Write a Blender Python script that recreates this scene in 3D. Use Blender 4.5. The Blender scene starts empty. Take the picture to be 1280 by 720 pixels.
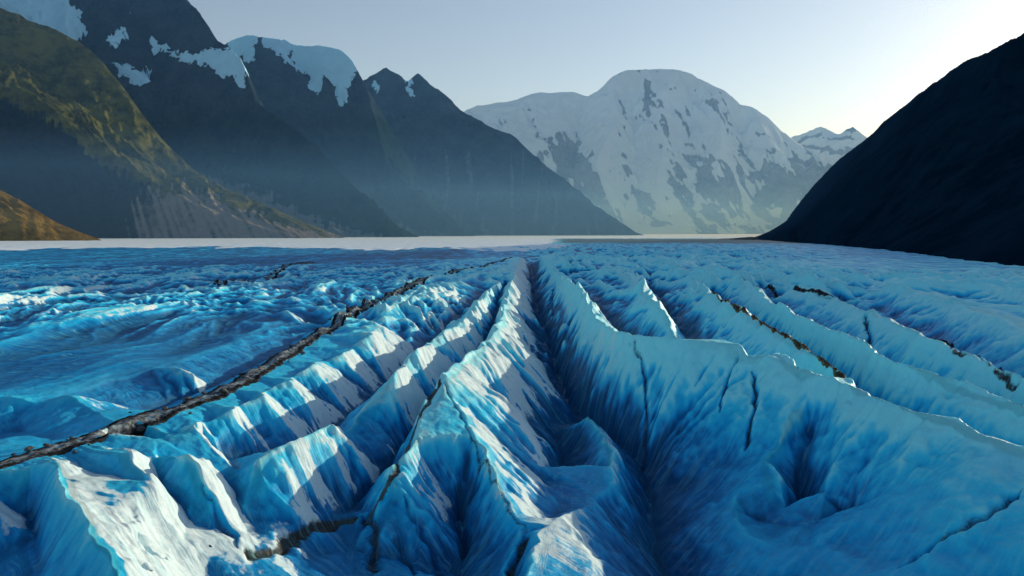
import bpy, math
import numpy as np
from mathutils import Vector
from mathutils.geometry import delaunay_2d_cdt

# ------------------------------------------------------------------ scene
scene = bpy.context.scene
COL = scene.collection
R = math.radians
CAM_Z, F, HZ = 40.0, 924.0, 290.0            # camera height, focal length in px (1280 wide), horizon row
TP = math.atan((360.0 - HZ) / F)             # camera tilt
CT, ST = math.cos(TP), math.sin(TP)
SUN_AZ, SUN_EL = R(49), R(12.5)

def ray(px, py):
    X, Y = (px - 640.0) / F, (360.0 - py) / F
    return np.array([X, CT + Y * ST, -ST + Y * CT])

def at_z(px, py, z):
    """ground point of height z seen at a place of the photo"""
    d = ray(px, py); t = (z - CAM_Z) / d[2]
    return (d[0] * t, d[1] * t, z)

def at_d(px, py, D):
    d = ray(px, py); t = D / d[1]
    return (d[0] * t, D, CAM_Z + d[2] * t)

def to_px(x, y, z):
    zc = z - CAM_Z
    f = y * CT - zc * ST; up = y * ST + zc * CT
    return 640 + F * x / f, 360 - F * up / f

# ------------------------------------------------------------------ noise
def _hash(ix, iy, seed):
    h = (ix.astype(np.int64) * 374761393 + iy.astype(np.int64) * 668265263 + seed * 974634777) & 0xFFFFFFFF
    h = ((h ^ (h >> 13)) * 1274126177) & 0xFFFFFFFF
    h = h ^ (h >> 16)
    return h

def perlin(x, y, seed=0):
    x = np.asarray(x, np.float64); y = np.asarray(y, np.float64)
    x0 = np.floor(x); y0 = np.floor(y); fx = (x - x0).astype(np.float32); fy = (y - y0).astype(np.float32)
    x0 = x0.astype(np.int64); y0 = y0.astype(np.int64)
    def g(dx, dy):
        a = (_hash(x0 + dx, y0 + dy, seed) & 0xFFFF).astype(np.float32) * np.float32(2 * math.pi / 65536)
        return np.cos(a) * (fx - dx) + np.sin(a) * (fy - dy)
    ux = fx * fx * fx * (fx * (fx * 6 - 15) + 10); uy = fy * fy * fy * (fy * (fy * 6 - 15) + 10)
    a = g(0, 0); b = g(1, 0); c = g(0, 1); d = g(1, 1)
    t = a + (b - a) * ux; s = c + (d - c) * ux
    return (t + (s - t) * uy) * 1.5

def fbm(x, y, oct=4, seed=0, gain=.5, lac=2.03):
    r = 0; a = 1.0
    for i in range(oct):
        r = r + a * perlin(x, y, seed + i * 17); x = x * lac; y = y * lac; a *= gain
    return r

def ridged(x, y, oct=4, seed=0, gain=.5, lac=2.07):
    r = 0; a = 1.0; n = 0; w = 1.0
    for i in range(oct):
        v = 1 - np.abs(perlin(x, y, seed + i * 31)); v = v * v
        r = r + a * v * w; n += a; w = np.clip(v * 1.6, 0, 1); x = x * lac; y = y * lac; a *= gain
    return r / n

def sstep(a, b, x):
    t = np.clip((x - a) / (b - a), 0, 1); return t * t * (3 - 2 * t)

# ------------------------------------------------------------------ surface from crest and valley lines
def spline(pts, n=5):
    p = np.array(pts, float)
    if len(p) < 3 or n < 2: return p
    q = np.vstack([2 * p[0] - p[1], p, 2 * p[-1] - p[-2]]); out = []
    for i in range(1, len(q) - 2):
        a, b, c, d = q[i - 1:i + 3]
        for k in range(n):
            t = k / n
            cr = .5 * (2 * b + (c - a) * t + (2 * a - 5 * b + 4 * c - d) * t * t + (3 * b - a - 3 * c + d) * t ** 3)
            out.append(cr * .5 + (b + (c - b) * t) * .5)
    out.append(p[-1]); return np.array(out)

def tin(lines, U, V):
    """height sheet over the grid u = x / y, v = ln y from world polylines"""
    co, zs, ed = [], [], []
    for L in lines:
        s = len(co)
        for k, (x, y, z) in enumerate(L):
            co.append(Vector((x / y, math.log(y)))); zs.append(z)
            if k: ed.append((s + k - 1, s + k))
    vo, eo, fo, ov, oe, of = delaunay_2d_cdt(co, ed, [], 0, 1e-6)
    P = np.array([(v.x, v.y) for v in vo]); Zv = np.zeros(len(vo)); src = np.array([(c.x, c.y) for c in co]); zs = np.array(zs)
    for i, o in enumerate(ov):
        if len(o): Zv[i] = zs[list(o)].mean()
        else:
            d2 = ((src - P[i]) ** 2).sum(1); j = np.argsort(d2)[:4]; w = 1 / (d2[j] + 1e-9); Zv[i] = (zs[j] * w).sum() / w.sum()
    Z = np.full((len(V), len(U)), np.nan, np.float32)
    for f in fo:
        a, b, c = P[f[0]], P[f[1]], P[f[2]]
        j0, j1 = np.searchsorted(U, [min(a[0], b[0], c[0]), max(a[0], b[0], c[0])])
        i0, i1 = np.searchsorted(V, [min(a[1], b[1], c[1]), max(a[1], b[1], c[1])])
        if j1 <= j0 or i1 <= i0: continue
        den = (b[1] - c[1]) * (a[0] - c[0]) + (c[0] - b[0]) * (a[1] - c[1])
        if abs(den) < 1e-14: continue
        uu = U[None, j0:j1] - c[0]; vv = V[i0:i1, None] - c[1]
        l1 = ((b[1] - c[1]) * uu + (c[0] - b[0]) * vv) / den
        l2 = ((c[1] - a[1]) * uu + (a[0] - c[0]) * vv) / den
        l3 = 1 - l1 - l2; m = (l1 >= -1e-7) & (l2 >= -1e-7) & (l3 >= -1e-7)
        z = l1 * Zv[f[0]] + l2 * Zv[f[1]] + l3 * Zv[f[2]]
        blk = Z[i0:i1, j0:j1]; blk[m] = z[m]
    return Z

def sample(G, U, V, u, v):
    ju = np.interp(u, U, np.arange(len(U))); iv = np.interp(v, V, np.arange(len(V)))
    j = np.clip(ju.astype(int), 0, len(U) - 2); i = np.clip(iv.astype(int), 0, len(V) - 2)
    fu = ju - j; fv = iv - i
    return (G[i, j] * (1 - fu) * (1 - fv) + G[i, j + 1] * fu * (1 - fv) + G[i + 1, j] * (1 - fu) * fv + G[i + 1, j + 1] * fu * fv)

def boxblur(Z, ri, rj, it=2):
    for _ in range(it):
        for ax, r in ((0, ri), (1, rj)):
            pad = [(0, 0), (0, 0)]; pad[ax] = (r + 1, r)
            c = np.cumsum(np.pad(Z, pad, mode='edge'), axis=ax, dtype=np.float64)
            n = Z.shape[ax]
            Z = ((np.take(c, np.arange(2 * r + 1, 2 * r + 1 + n), ax) - np.take(c, np.arange(n), ax)) / (2 * r + 1)).astype(np.float32)
    return Z

def line_dist(X, Y, L):
    """distance on the ground from grid points to a polyline (computed near it only), and the fraction along it"""
    d = np.full(X.shape, 1e9, np.float32); s = np.zeros(X.shape, np.float32); n = len(L) - 1
    for k in range(n):
        ax, ay = L[k][:2]; bx, by = L[k + 1][:2]
        dx, dy = bx - ax, by - ay; l2 = dx * dx + dy * dy + 1e-9
        t = np.clip(((X - ax) * dx + (Y - ay) * dy) / l2, 0, 1)
        q = np.hypot(X - ax - t * dx, Y - ay - t * dy); m = q < d
        d[m] = q[m]; s[m] = ((k + t) / n)[m]
    return d, s

# ------------------------------------------------------------------ mesh helpers
def grid_mesh(name, X, Y, Z, keep=None, attrs={}, normals=None):
    """mesh of a whole height sheet, or of the quads in keep"""
    nr, nc = X.shape
    idx = np.arange(nr * nc).reshape(nr, nc)
    quads = np.stack([idx[:-1, :-1], idx[:-1, 1:], idx[1:, 1:], idx[1:, :-1]], -1).reshape(-1, 4)
    if keep is not None: quads = quads[keep.ravel()]
    used = np.unique(quads); remap = np.zeros(nr * nc, np.int32); remap[used] = np.arange(len(used))
    quads = remap[quads].astype(np.int32)
    co = np.stack([X.ravel()[used], Y.ravel()[used], Z.ravel()[used]], -1).astype(np.float32)
    me = bpy.data.meshes.new(name)
    me.vertices.add(len(co)); me.vertices.foreach_set('co', co.ravel())
    me.loops.add(quads.size); me.loops.foreach_set('vertex_index', quads.ravel())
    me.polygons.add(len(quads)); me.polygons.foreach_set('loop_start', np.arange(0, quads.size, 4, dtype=np.int32))
    me.update(calc_edges=True)
    for k, A in attrs.items():
        at = me.attributes.new(k, 'FLOAT', 'POINT'); at.data.foreach_set('value', np.ascontiguousarray(A.ravel()[used], np.float32))
    me.polygons.foreach_set('use_smooth', np.ones(len(quads), bool))
    if normals is not None:
        at = me.attributes.new('custom_normal', 'FLOAT_VECTOR', 'POINT'); at.data.foreach_set('vector', np.ascontiguousarray(np.stack([n.ravel()[used] for n in normals], -1), np.float32).ravel())
    return me

def sheet_normals(X, Y, Z):
    P = np.stack([X, Y, Z], -1).astype(np.float64)
    du = np.gradient(P, axis=1); dv = np.gradient(P, axis=0)
    n = np.cross(du, dv); n /= np.linalg.norm(n, axis=-1, keepdims=True) + 1e-12
    n[n[..., 2] < 0] *= -1
    return n[..., 0], n[..., 1], n[..., 2]

def link(name, me, mat, parent=None, label=None, cat=None, group=None, kind=None):
    o = bpy.data.objects.new(name, me); COL.objects.link(o)
    if mat is not None: me.materials.append(mat)
    if parent is not None: o.parent = parent
    for k, v in (('label', label), ('category', cat), ('group', group), ('kind', kind)):
        if v: o[k] = v
    return o

# ------------------------------------------------------------------ materials
class NT:
    def __init__(s, name):
        s.m = bpy.data.materials.new(name); s.m.use_nodes = True; s.t = s.m.node_tree; s.t.nodes.clear()
    def n(s, typ, **kw):
        nd = s.t.nodes.new(typ)
        for k, v in kw.items():
            if k == 'inp':
                for a, b in v.items():
                    if isinstance(b, bpy.types.NodeSocket): s.t.links.new(b, nd.inputs[a])
                    else: nd.inputs[a].default_value = b
            else: setattr(nd, k, v)
        return nd
    def attr(s, name): return s.n('ShaderNodeAttribute', attribute_name=name).outputs['Fac']
    def pos(s): return s.n('ShaderNodeTexCoord').outputs['Object']
    def noise(s, vec, scale, detail=4, rough=.55, dist=0):
        return s.n('ShaderNodeTexNoise', inp={'Vector': vec, 'Scale': scale, 'Detail': detail, 'Roughness': rough, 'Distortion': dist}).outputs['Fac']
    def mapping(s, vec, scale, rot=(0, 0, 0)):
        return s.n('ShaderNodeMapping', inp={'Vector': vec, 'Scale': scale, 'Rotation': rot}).outputs[0]
    def math(s, op, a, b=0.0, c=0.0, clamp=False):
        nd = s.n('ShaderNodeMath', operation=op, use_clamp=clamp)
        for i, v in enumerate((a, b, c)):
            if isinstance(v, bpy.types.NodeSocket): s.t.links.new(v, nd.inputs[i])
            else: nd.inputs[i].default_value = v
        return nd.outputs[0]
    def maprange(s, v, a, b, c=0., d=1., smooth=True):
        return s.n('ShaderNodeMapRange', interpolation_type='SMOOTHSTEP' if smooth else 'LINEAR', inp={'Value': v, 'From Min': a, 'From Max': b, 'To Min': c, 'To Max': d}).outputs[0]
    def mix(s, f, a, b, mode='MIX'):
        nd = s.n('ShaderNodeMix', data_type='RGBA', blend_type=mode)
        for i, v in ((0, f), (6, a), (7, b)):
            if isinstance(v, bpy.types.NodeSocket): s.t.links.new(v, nd.inputs[i])
            else: nd.inputs[i].default_value = (*v, 1) if isinstance(v, tuple) and len(v) == 3 else v
        return nd.outputs[2]
    def ramp(s, f, stops):
        nd = s.n('ShaderNodeValToRGB', inp={'Fac': f}); e = nd.color_ramp.elements
        while len(e) < len(stops): e.new(.5)
        for k, (p, c) in enumerate(stops): e[k].position = p; e[k].color = (*c, 1)
        return nd.outputs[0]
    def bump(s, h, dist, strength=1.0, normal=None):
        nd = s.n('ShaderNodeBump', inp={'Height': h, 'Distance': dist, 'Strength': strength})
        if normal is not None: s.t.links.new(normal, nd.inputs['Normal'])
        return nd.outputs[0]
    def out(s, **kw):
        p = s.n('ShaderNodeBsdfPrincipled', inp={k.replace('_', ' '): v for k, v in kw.items()})
        o = s.n('ShaderNodeOutputMaterial'); s.t.links.new(p.outputs[0], o.inputs[0]); return s.m

def ice_material():
    t = NT('glacier_ice'); p = t.pos()
    tone = t.attr('tone'); dirt = t.attr('dirt'); snow = t.attr('snow'); lit_white = t.attr('lit_white'); gravel = t.attr('gravel')
    n1 = t.noise(t.mapping(p, (1, .35, 1.6)), .35, 6, .62)
    n2 = t.noise(p, 2.2, 6, .65)
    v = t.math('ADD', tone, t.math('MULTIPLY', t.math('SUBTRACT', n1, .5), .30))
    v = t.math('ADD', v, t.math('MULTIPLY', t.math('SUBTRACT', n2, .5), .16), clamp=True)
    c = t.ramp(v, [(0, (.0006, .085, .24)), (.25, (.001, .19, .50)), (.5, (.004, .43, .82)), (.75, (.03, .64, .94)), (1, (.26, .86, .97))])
    cr = t.math('ADD', lit_white, t.math('MULTIPLY', t.math('SUBTRACT', t.noise(t.mapping(p, (1, .5, 1)), .9, 6, .7), .5), .9))
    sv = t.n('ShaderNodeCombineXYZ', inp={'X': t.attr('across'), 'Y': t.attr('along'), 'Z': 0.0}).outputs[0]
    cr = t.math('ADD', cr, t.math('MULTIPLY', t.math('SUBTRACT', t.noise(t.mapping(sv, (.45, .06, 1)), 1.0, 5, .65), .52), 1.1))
    cr = t.mix(t.math('MULTIPLY', lit_white, 3.5, clamp=True), lit_white, cr)
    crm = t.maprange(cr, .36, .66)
    lit_whitec = t.mix(t.noise(p, 1.3, 5, .7), (.42, .67, .76), (.82, .89, .89))  # pale colour standing in for sunlight on the ice
    c = t.mix(crm, c, lit_whitec)
    c = t.mix(t.maprange(t.math('ADD', snow, t.math('MULTIPLY', t.math('SUBTRACT', t.noise(t.mapping(p, (.02, .006, .02)), 1.0, 6, .7), .5), .5)), .35, .6), c, (.80, .92, 1.0))
    gv = t.math('ADD', dirt, t.math('MULTIPLY', t.math('SUBTRACT', t.noise(p, 1.7, 6, .7), .5), .8))
    c = t.mix(t.maprange(gv, .35, .7), c, t.mix(t.noise(p, 3.0, 4), (.012, .016, .02), (.06, .06, .058)))
    c = t.mix(gravel, c, (.03, .04, .05))
    sv = t.n('ShaderNodeCombineXYZ', inp={'X': t.attr('across'), 'Y': t.attr('along'), 'Z': 0.0}).outputs[0]
    st = t.noise(t.mapping(sv, (.8, .05, 1)), 1.0, 7, .74)
    h = t.math('ADD', t.math('MULTIPLY', t.noise(p, 1.0, 6, .62), .55), t.math('ADD', t.math('MULTIPLY', n2, .2), t.math('MULTIPLY', st, 1.3)))
    v2 = t.math('MULTIPLY', t.math('SUBTRACT', st, .48), 1.5, clamp=True)
    c = t.mix(t.math('MAXIMUM', v2, 0.0), c, (.22, .84, .95))
    b = t.bump(h, .34, .75)
    return t.out(Base_Color=c, Roughness=t.maprange(crm, 0, 1, .42, .7), Normal=b, Specular_IOR_Level=.10)

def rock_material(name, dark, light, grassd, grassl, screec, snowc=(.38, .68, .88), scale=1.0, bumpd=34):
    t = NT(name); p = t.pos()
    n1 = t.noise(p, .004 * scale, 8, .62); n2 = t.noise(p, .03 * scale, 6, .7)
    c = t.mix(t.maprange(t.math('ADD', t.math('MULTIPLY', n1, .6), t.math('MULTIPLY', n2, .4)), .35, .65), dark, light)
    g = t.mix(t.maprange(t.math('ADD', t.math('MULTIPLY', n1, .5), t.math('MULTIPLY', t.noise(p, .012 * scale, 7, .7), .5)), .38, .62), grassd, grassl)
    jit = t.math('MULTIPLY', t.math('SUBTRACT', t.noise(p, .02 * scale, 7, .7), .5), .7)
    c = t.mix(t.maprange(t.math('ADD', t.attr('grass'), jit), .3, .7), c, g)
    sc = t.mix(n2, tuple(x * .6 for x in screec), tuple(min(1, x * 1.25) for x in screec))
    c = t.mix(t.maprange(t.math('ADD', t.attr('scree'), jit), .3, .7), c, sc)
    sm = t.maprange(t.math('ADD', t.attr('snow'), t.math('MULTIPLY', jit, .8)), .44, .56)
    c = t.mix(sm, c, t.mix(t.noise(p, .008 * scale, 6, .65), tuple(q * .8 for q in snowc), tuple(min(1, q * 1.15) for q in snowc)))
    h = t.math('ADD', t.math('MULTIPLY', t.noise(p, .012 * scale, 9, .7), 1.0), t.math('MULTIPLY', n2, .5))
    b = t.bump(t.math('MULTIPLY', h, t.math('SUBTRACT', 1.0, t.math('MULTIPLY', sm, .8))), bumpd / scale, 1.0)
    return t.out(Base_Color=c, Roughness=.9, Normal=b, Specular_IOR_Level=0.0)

def gravel_material(name, a, b, c, scale=1.0):
    t = NT(name); p = t.pos()
    n = t.noise(p, 1.1 * scale, 8, .75); v = t.n('ShaderNodeTexVoronoi', inp={'Vector': p, 'Scale': 2.5 * scale}).outputs['Color']
    col = t.ramp(n, [(.3, a), (.5, b), (.72, c)])
    col = t.mix(.35, col, t.mix(t.math('MULTIPLY', v, 1.0), a, c))
    return t.out(Base_Color=col, Roughness=.9, Specular_IOR_Level=.15, Normal=t.bump(n, .3 / scale, 1.0))

# ------------------------------------------------------------------ THE GLACIER
def Zl(*pts): return spline([at_z(*p) for p in pts])           # crest or valley line given by place and height
def Wl(*pts): return spline([(x, y, z) for x, y, z in pts])     # the same in metres

CENTRE = Zl((655, 322, 4), (651, 329, 6.5), (647, 337, 4), (643, 346, 7.5), (639, 356, 4), (636, 364, 8.5), (632, 377, 4), (628, 390, 5.5), (622, 408, 10.5), (610, 421, 8.5), (598, 433, 8), (578, 449, 7.5), (562, 458, 7.5), (553, 465, 9))
ARETE_R = Zl((553, 465, 9), (566, 492, 5.5), (575, 512, 3.5), (592, 545, 1), (612, 590, -2.5), (632, 628, -5), (655, 662, -7), (662, 672, -8))
ARETE_L = Zl((553, 465, 9), (530, 510, 4), (512, 555, 1), (495, 585, -1), (475, 620, -5), (460, 640, -8))
WALL = Zl((676, 322, 3), (690, 340, 6), (705, 352, 8), (722, 362, 11), (729, 374, 9), (742, 386, 11), (752, 400, 9.5), (765, 410, 11), (800, 420, 11.5), (850, 424, 12), (885, 424, 12), (905, 425, 11.6), (925, 433, 11), (943, 456, 7), (956, 444, 9.6), (975, 443, 9.6), (1005, 461, 8.6), (1060, 482, 7.2), (1130, 508, 7.2), (1200, 525, 7), (1240, 545, 6), (1290, 562, 5.5), (1400, 592, 5))
LEFT2 = Zl((632, 345, 5.5), (618, 362, 5), (600, 380, 6.5), (585, 398, 5), (557, 412, 8.5), (543, 426, 5.5), (525, 436, 8.5), (510, 452, 5.5), (495, 464, 8), (470, 490, 4), (450, 520, 0), (430, 545, -2))
FRONT = Zl((-120, 590, 3), (0, 590, 4), (30, 584, 4.6), (65, 573, 5.8), (120, 594, 2.6), (165, 563, 5.4), (200, 582, 1), (232, 567, 4.6), (265, 586, 0), (300, 588, -.4), (322, 577, 1.6), (345, 560, 2.6), (370, 553, 3), (395, 540, 3.2), (418, 528, 3.8))
LEFT3 = Zl((612, 340, 5), (590, 347, 6.5), (568, 355, 5), (545, 363, 7.5), (520, 375, 6), (500, 387, 7), (480, 405, 4), (462, 420, 7), (445, 432, 3.5), (428, 441, 5), (410, 450, 2), (393, 456, 5.5), (375, 468, 2.5), (358, 477, 5), (342, 486, 2.5), (325, 493, 4.5), (308, 504, 2), (290, 512, 4), (262, 527, 2), (240, 535, 4), (215, 543, 2), (190, 548, 3.5))
DEBR = Zl((850, 345, 6), (870, 356, 7), (905, 376, 8), (940, 395, 8.5), (975, 415, 8.5), (1010, 435, 8), (1040, 456, 7.5), (1064, 478, 7))
TWIN = Zl((770, 335, 5), (795, 350, 8), (815, 370, 8.5), (828, 386, 7.5), (836, 402, 4), (845, 420, 0))
R4 = Zl((920, 352, 7), (950, 370, 8), (1025, 405, 9), (1070, 420, 9.8), (1115, 450, 9.2), (1205, 475, 8), (1280, 505, 7.5), (1400, 545, 7))
R5 = Zl((1000, 362, 8), (1040, 372, 8), (1075, 384, 9.3), (1160, 420, 10), (1225, 445, 9.5), (1285, 474, 9), (1400, 515, 8.5))
R6 = Zl((1100, 360, 8), (1180, 378, 9), (1240, 398, 10), (1290, 415, 10), (1400, 450, 10))
MORAINE = Zl((640, 322, 3.5), (600, 334, 3.5), (540, 350, 4), (480, 375, 4.5), (440, 395, 4.5), (390, 420, 4.3), (350, 445, 4.2), (300, 475, 4.2), (250, 498, 4.2), (200, 515, 4.2), (150, 530, 4.2), (100, 550, 4.2), (50, 565, 4.2), (0, 580, 4.2), (-90, 606, 4))
CRACK = Zl((662, 330, -11), (665, 345, -13), (668, 370, -15), (674, 400, -17), (688, 440, -18), (700, 480, -18), (712, 508, -17), (750, 545, -16), (790, 572, -17), (805, 605, -19), (812, 655, -21), (825, 712, -22), (840, 770, -23))

glines = [CENTRE, ARETE_R, ARETE_L, WALL, LEFT2, FRONT, LEFT3, DEBR, TWIN, R4, R5, R6, MORAINE, CRACK,
  # foot of the pointed ridge and the melt hollow beside it
  Zl((575, 640, -11), (580, 720, -15), (584, 780, -16)), Zl((525, 720, -11), (515, 780, -12)), Zl((632, 715, -10.5), (622, 780, -12)),
  Zl((735, 520, -9), (752, 540, -7.5), (765, 560, -7.5), (768, 590, -8.5), (760, 615, -10), (735, 632, -10.5), (700, 641, -10.5), (676, 655, -9)),
  Zl((690, 530, -13), (703, 575, -19), (704, 596, -18)), Zl((708, 618, -17),), Zl((650, 520, -2), (668, 560, -6), (672, 600, -9)),
  # pale hump at the bottom edge
  Zl((676, 655, -9), (690, 649, -6.8), (712, 640, -7.5), (735, 636, -9.5), (757, 660, -12), (780, 700, -15)),
  Zl((690, 649, -6.8), (668, 690, -6.5), (655, 740, -7)), Zl((735, 690, -8.5), (745, 760, -10)), Zl((642, 722, -11.5), (634, 780, -13)),
  # melt pockets on the big wall
  Zl((918, 636, -12.5), (935, 668, -12.3), (970, 682, -11.6), (1000, 686, -11), (1045, 681, -9.5), (1085, 655, -6.5), (1100, 620, -4.5)),
  Zl((938, 646, -14), (950, 652, -14.5)), Zl((1004, 654, -17), (1006, 640, -16.5)), Zl((1060, 652, -12.5), (1066, 630, -9.5)),
  Zl((985, 654, -13), (980, 625, -11.4), (975, 600, -9)), Zl((1022, 650, -11.5), (1034, 615, -8.6), (1046, 582, -5.2), (1050, 560, -3.8)),
  Zl((925, 612, -11), (945, 588, -9), (975, 560, -6)), Zl((1010, 540, -4), (1005, 500, 2.5)), Zl((1085, 560, -1.5), (1100, 545, 1.2)),
  # slopes in the bottom right corner
  Zl((880, 720, -18), (930, 704, -14), (1000, 714, -12), (1120, 700, -7), (1200, 640, -.5), (1280, 600, 3), (1400, 625, 3.5)),
  Zl((1000, 770, -12), (1130, 740, -7), (1290, 660, .5), (1400, 640, 2.5)), Zl((1400, 780, -2),), Zl((890, 780, -19),),
  # valleys on the right
  Wl((48, 700, -6), (50, 520, -8), (52, 400, -10), (50, 320, -11), (52, 270, -11), (60, 230, -11), (68, 205, -10), (73, 190, -8), (73.5, 178, -6), (72, 168, -3)),
  Wl((115, 650, -6), (100, 500, -9), (85, 400, -10), (77, 320, -11), (72, 270, -11), (70, 240, -10)),
  Wl((125, 460, -8), (110, 344, -9), (100, 273, -9), (93.5, 222, -9), (87.5, 188, -9), (83.5, 160, -8), (84, 140, -7), (90, 120, -5), (97, 100, -4)),
  Wl((150, 450, -4), (132, 330, -6), (116, 262, -6), (109, 213, -7), (103, 176, -7), (103, 150, -6), (103, 120, -5)),
  Wl((187, 420, -4), (165, 300, -6), (138, 220, -7), (125, 170, -7), (120, 130, -5)),
  # valleys on the left
  Wl((-6, 560, -3), (-8, 400, -4), (-9, 300, -5), (-13, 235, -6), (-18, 196, -7), (-20.5, 165, -8), (-24.5, 148, -9), (-29, 133, -9.5), (-31, 122, -8.5), (-35, 112, -7.5), (-39.5, 107, -7), (-34, 101, -8)),
  Wl((-18, 500, -2), (-24, 400, -5), (-30, 330, -6), (-34, 260, -7), (-37, 210, -7), (-40, 180, -7), (-42, 160, -7), (-44, 150, -6), (-55, 140, -4), (-70, 132, -2.5)),
  # the bright front ridge: its ribs and foot
  Zl((65, 573, 5.8), (88, 618, 4.4), (116, 664, 2.8), (146, 720, 1), (160, 770, -1)), Zl((30, 650, -1.5), (60, 720, -3.5), (70, 780, -5)), Zl((-100, 720, -4),),
  Zl((232, 567, 4.6), (252, 600, 1.6), (275, 640, -2.4), (298, 680, -6.2)), Zl((278, 604, -1.9), (304, 650, -5.6)), Zl((418, 528, 3.8), (421, 560, -.5), (416, 592, -3.5), (396, 632, -6.5)),
  Zl((165, 563, 5.4), (184, 600, 3.2), (208, 645, -.4), (240, 692, -4.8), (262, 730, -7.5)), Zl((203, 604, .2), (236, 655, -3.7)), Zl((335, 610, -2), (345, 650, -6)),
  Zl((380, 700, -9.5), (400, 760, -11)), Zl((450, 690, -11.5), (470, 770, -12)), Zl((300, 760, -9.5),),
  # hills left of the debris band
  Zl((-60, 508, 3), (0, 503, 4.5), (40, 503, 5), (62, 498, 4.2), (85, 494, 6), (112, 513, 4)), Zl((-40, 545, 1), (20, 535, 1.5), (60, 545, 1.5)),
  Wl((-76, 300, 1), (-77, 230, 0), (-77, 190, 0), (-82, 165, 0)), Zl((190, 462, 4.5), (215, 458, 6), (240, 466, 5)), Zl((300, 425, 4), (380, 388, 4)),
]
for D, us in ((45, 5), (60, 5), (90, 3), (160, 3), (300, 4), (600, 9), (1000, 9), (2000, 9), (4000, 9), (7000, 9), (9500, 9)):
    for k in range(us):
        u = -1.05 + 2.1 * k / (us - 1)
        if D < 550 and abs(u) < 1.0 and D > 60: continue
        zz = -8 if D <= 60 else 0
        if 500 < D < 700 and abs(u) < .3: continue
        glines.append([(u * D, D, zz)])

ncol_in, nrow = 900, 2000
U = np.concatenate([np.linspace(-1.0, -.74, 70)[:-1], np.linspace(-.74, .74, ncol_in), np.linspace(.74, 1.0, 70)[1:]])
pw = -.45
Yr = np.linspace(52.0 ** pw, 9200.0 ** pw, nrow) ** (1 / pw)
V = np.log(Yr)
G0 = tin(glines, U, V); G0 = np.nan_to_num(G0, nan=0.0)
UU, VV = np.meshgrid(U, V); Y = np.exp(VV); X = UU * Y
near = 1 - sstep(500, 1500, Y)
# ragged crests: the sheet is read through a small warp
w1 = perlin(X / 11, Y / 13, 5) * 1.5 + perlin(X / 4.3, Y / 5, 6) * .7 + perlin(X / 1.7, Y / 2.1, 7) * .28
w2 = perlin(X / 10, Y / 12, 8) * 1.5 + perlin(X / 4, Y / 4.7, 9) * .7 + perlin(X / 1.6, Y / 2.0, 10) * .28
Zb = sample(G0, U, V, UU + w1 * near / Y, VV + w2 * near / Y).astype(np.float32)
del w1, w2
# slope of the broad form
def grad(Z):
    zu = np.gradient(Z, axis=1) / np.gradient(U)[None, :]; zv = np.gradient(Z, axis=0) / np.gradient(V)[:, None]
    zx = zu / Y; zy = (zv - UU * zu) / Y
    return zx, zy
Zs = boxblur(Zb, 8, 8)
sx, sy = grad(Zs); slope = np.hypot(sx, sy)
# flutes that run down the flanks
ua = Y + .75 * X; ub = Y - .8 * X
def flute(a, b, s):
    wv = perlin(X / 9, Y / 9, s) * 1.3
    return (1 - np.abs(perlin((a + wv) / 5.2, b / 26, s + 1)) * 2) * 1.0 + (1 - np.abs(perlin((a + wv) / 2.3, b / 13, s + 2)) * 2) * .3 + perlin((a + wv) / .95, b / 7, s + 3) * .30
side = sstep(-.25, .25, sx)
cmask = np.exp(-((X - 3 + (Y - 190) * -.02) / 13) ** 4 - ((Y - 188) / 52) ** 4)
Zb = Zb + (sstep(.1, .9, 1 - np.abs(perlin((ua + perlin(X / 8, Y / 8, 46) * 1.5) / 7.5, (X - .75 * Y) / 40, 47)) * 2.2) - .4) * 1.3 * cmask * (1 - side)
fl = flute(ua, X - .75 * Y, 40) * (1 - side) * 1.0 + flute(ub, X + .8 * Y, 60) * side * .55
Zb = Zb + fl * np.clip(slope - .12, 0, .8) * .55 * near * (.35 + 1.1 * np.clip(perlin(X / 28, Y / 34, 44) + .45, 0, 1))
# the crevassed field further off
wx = X + perlin(X / 60, Y / 90, 21) * 16; wy = Y + perlin(X / 60, Y / 90, 22) * 25
ctrl = np.exp(-((X + 10) / 95) ** 4) * (1 - sstep(330, 620, Y)) + (1 - sstep(180, 330, Y)) * sstep(-105, -80, X)
ctrl = np.maximum(ctrl, sstep(0, 40, X) * (1 - sstep(300, 460, Y)) * (1 - sstep(.5 * Y + 30, .62 * Y + 40, X)))
wf = np.clip(1 - ctrl, 0, 1) * (1 - .75 * sstep(600, 1000, Y) * (1 - sstep(-20, 60, X))) * (1 - sstep(560, 880, Y) * sstep(.18, .5, UU) * .85) * (1 - sstep(1300, 2600, Y) * .75)
rt = sstep(-40, 40, X - 0.02 * Y)
rid = ridged(wx / 34, wy / 150, 3, 71) * 13 - 6.5
cro = ridged(wx / 60 + 3, wy / 46, 3, 77) * 8 - 4
shp = (ridged(wx / 13, wy / 34, 3, 88) - .4) * 5.6 * sstep(190, 420, Y) * (1 - .6 * sstep(900, 1500, Y))
lft = shp + fbm(wx / 50, wy / 170, 3, 83) * 4.2 + (ridged(wx / 30, wy / 110, 2, 85) - .45) * 3.6
brk = (ridged(wx / 15, wy / 30, 3, 91) - .45) * 7.5 + perlin(X / 13, Y / 19, 92) * 2.6
Zb = Zb + brk * sstep(215, 340, Y) * (1 - sstep(700, 1100, Y)) * np.clip(ctrl, 0, 1) * (1 - .55 * sstep(30, 60, X))
Zb = Zb + wf * (rt * (rid + cro + shp * .6) + (1 - rt) * lft)
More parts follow.
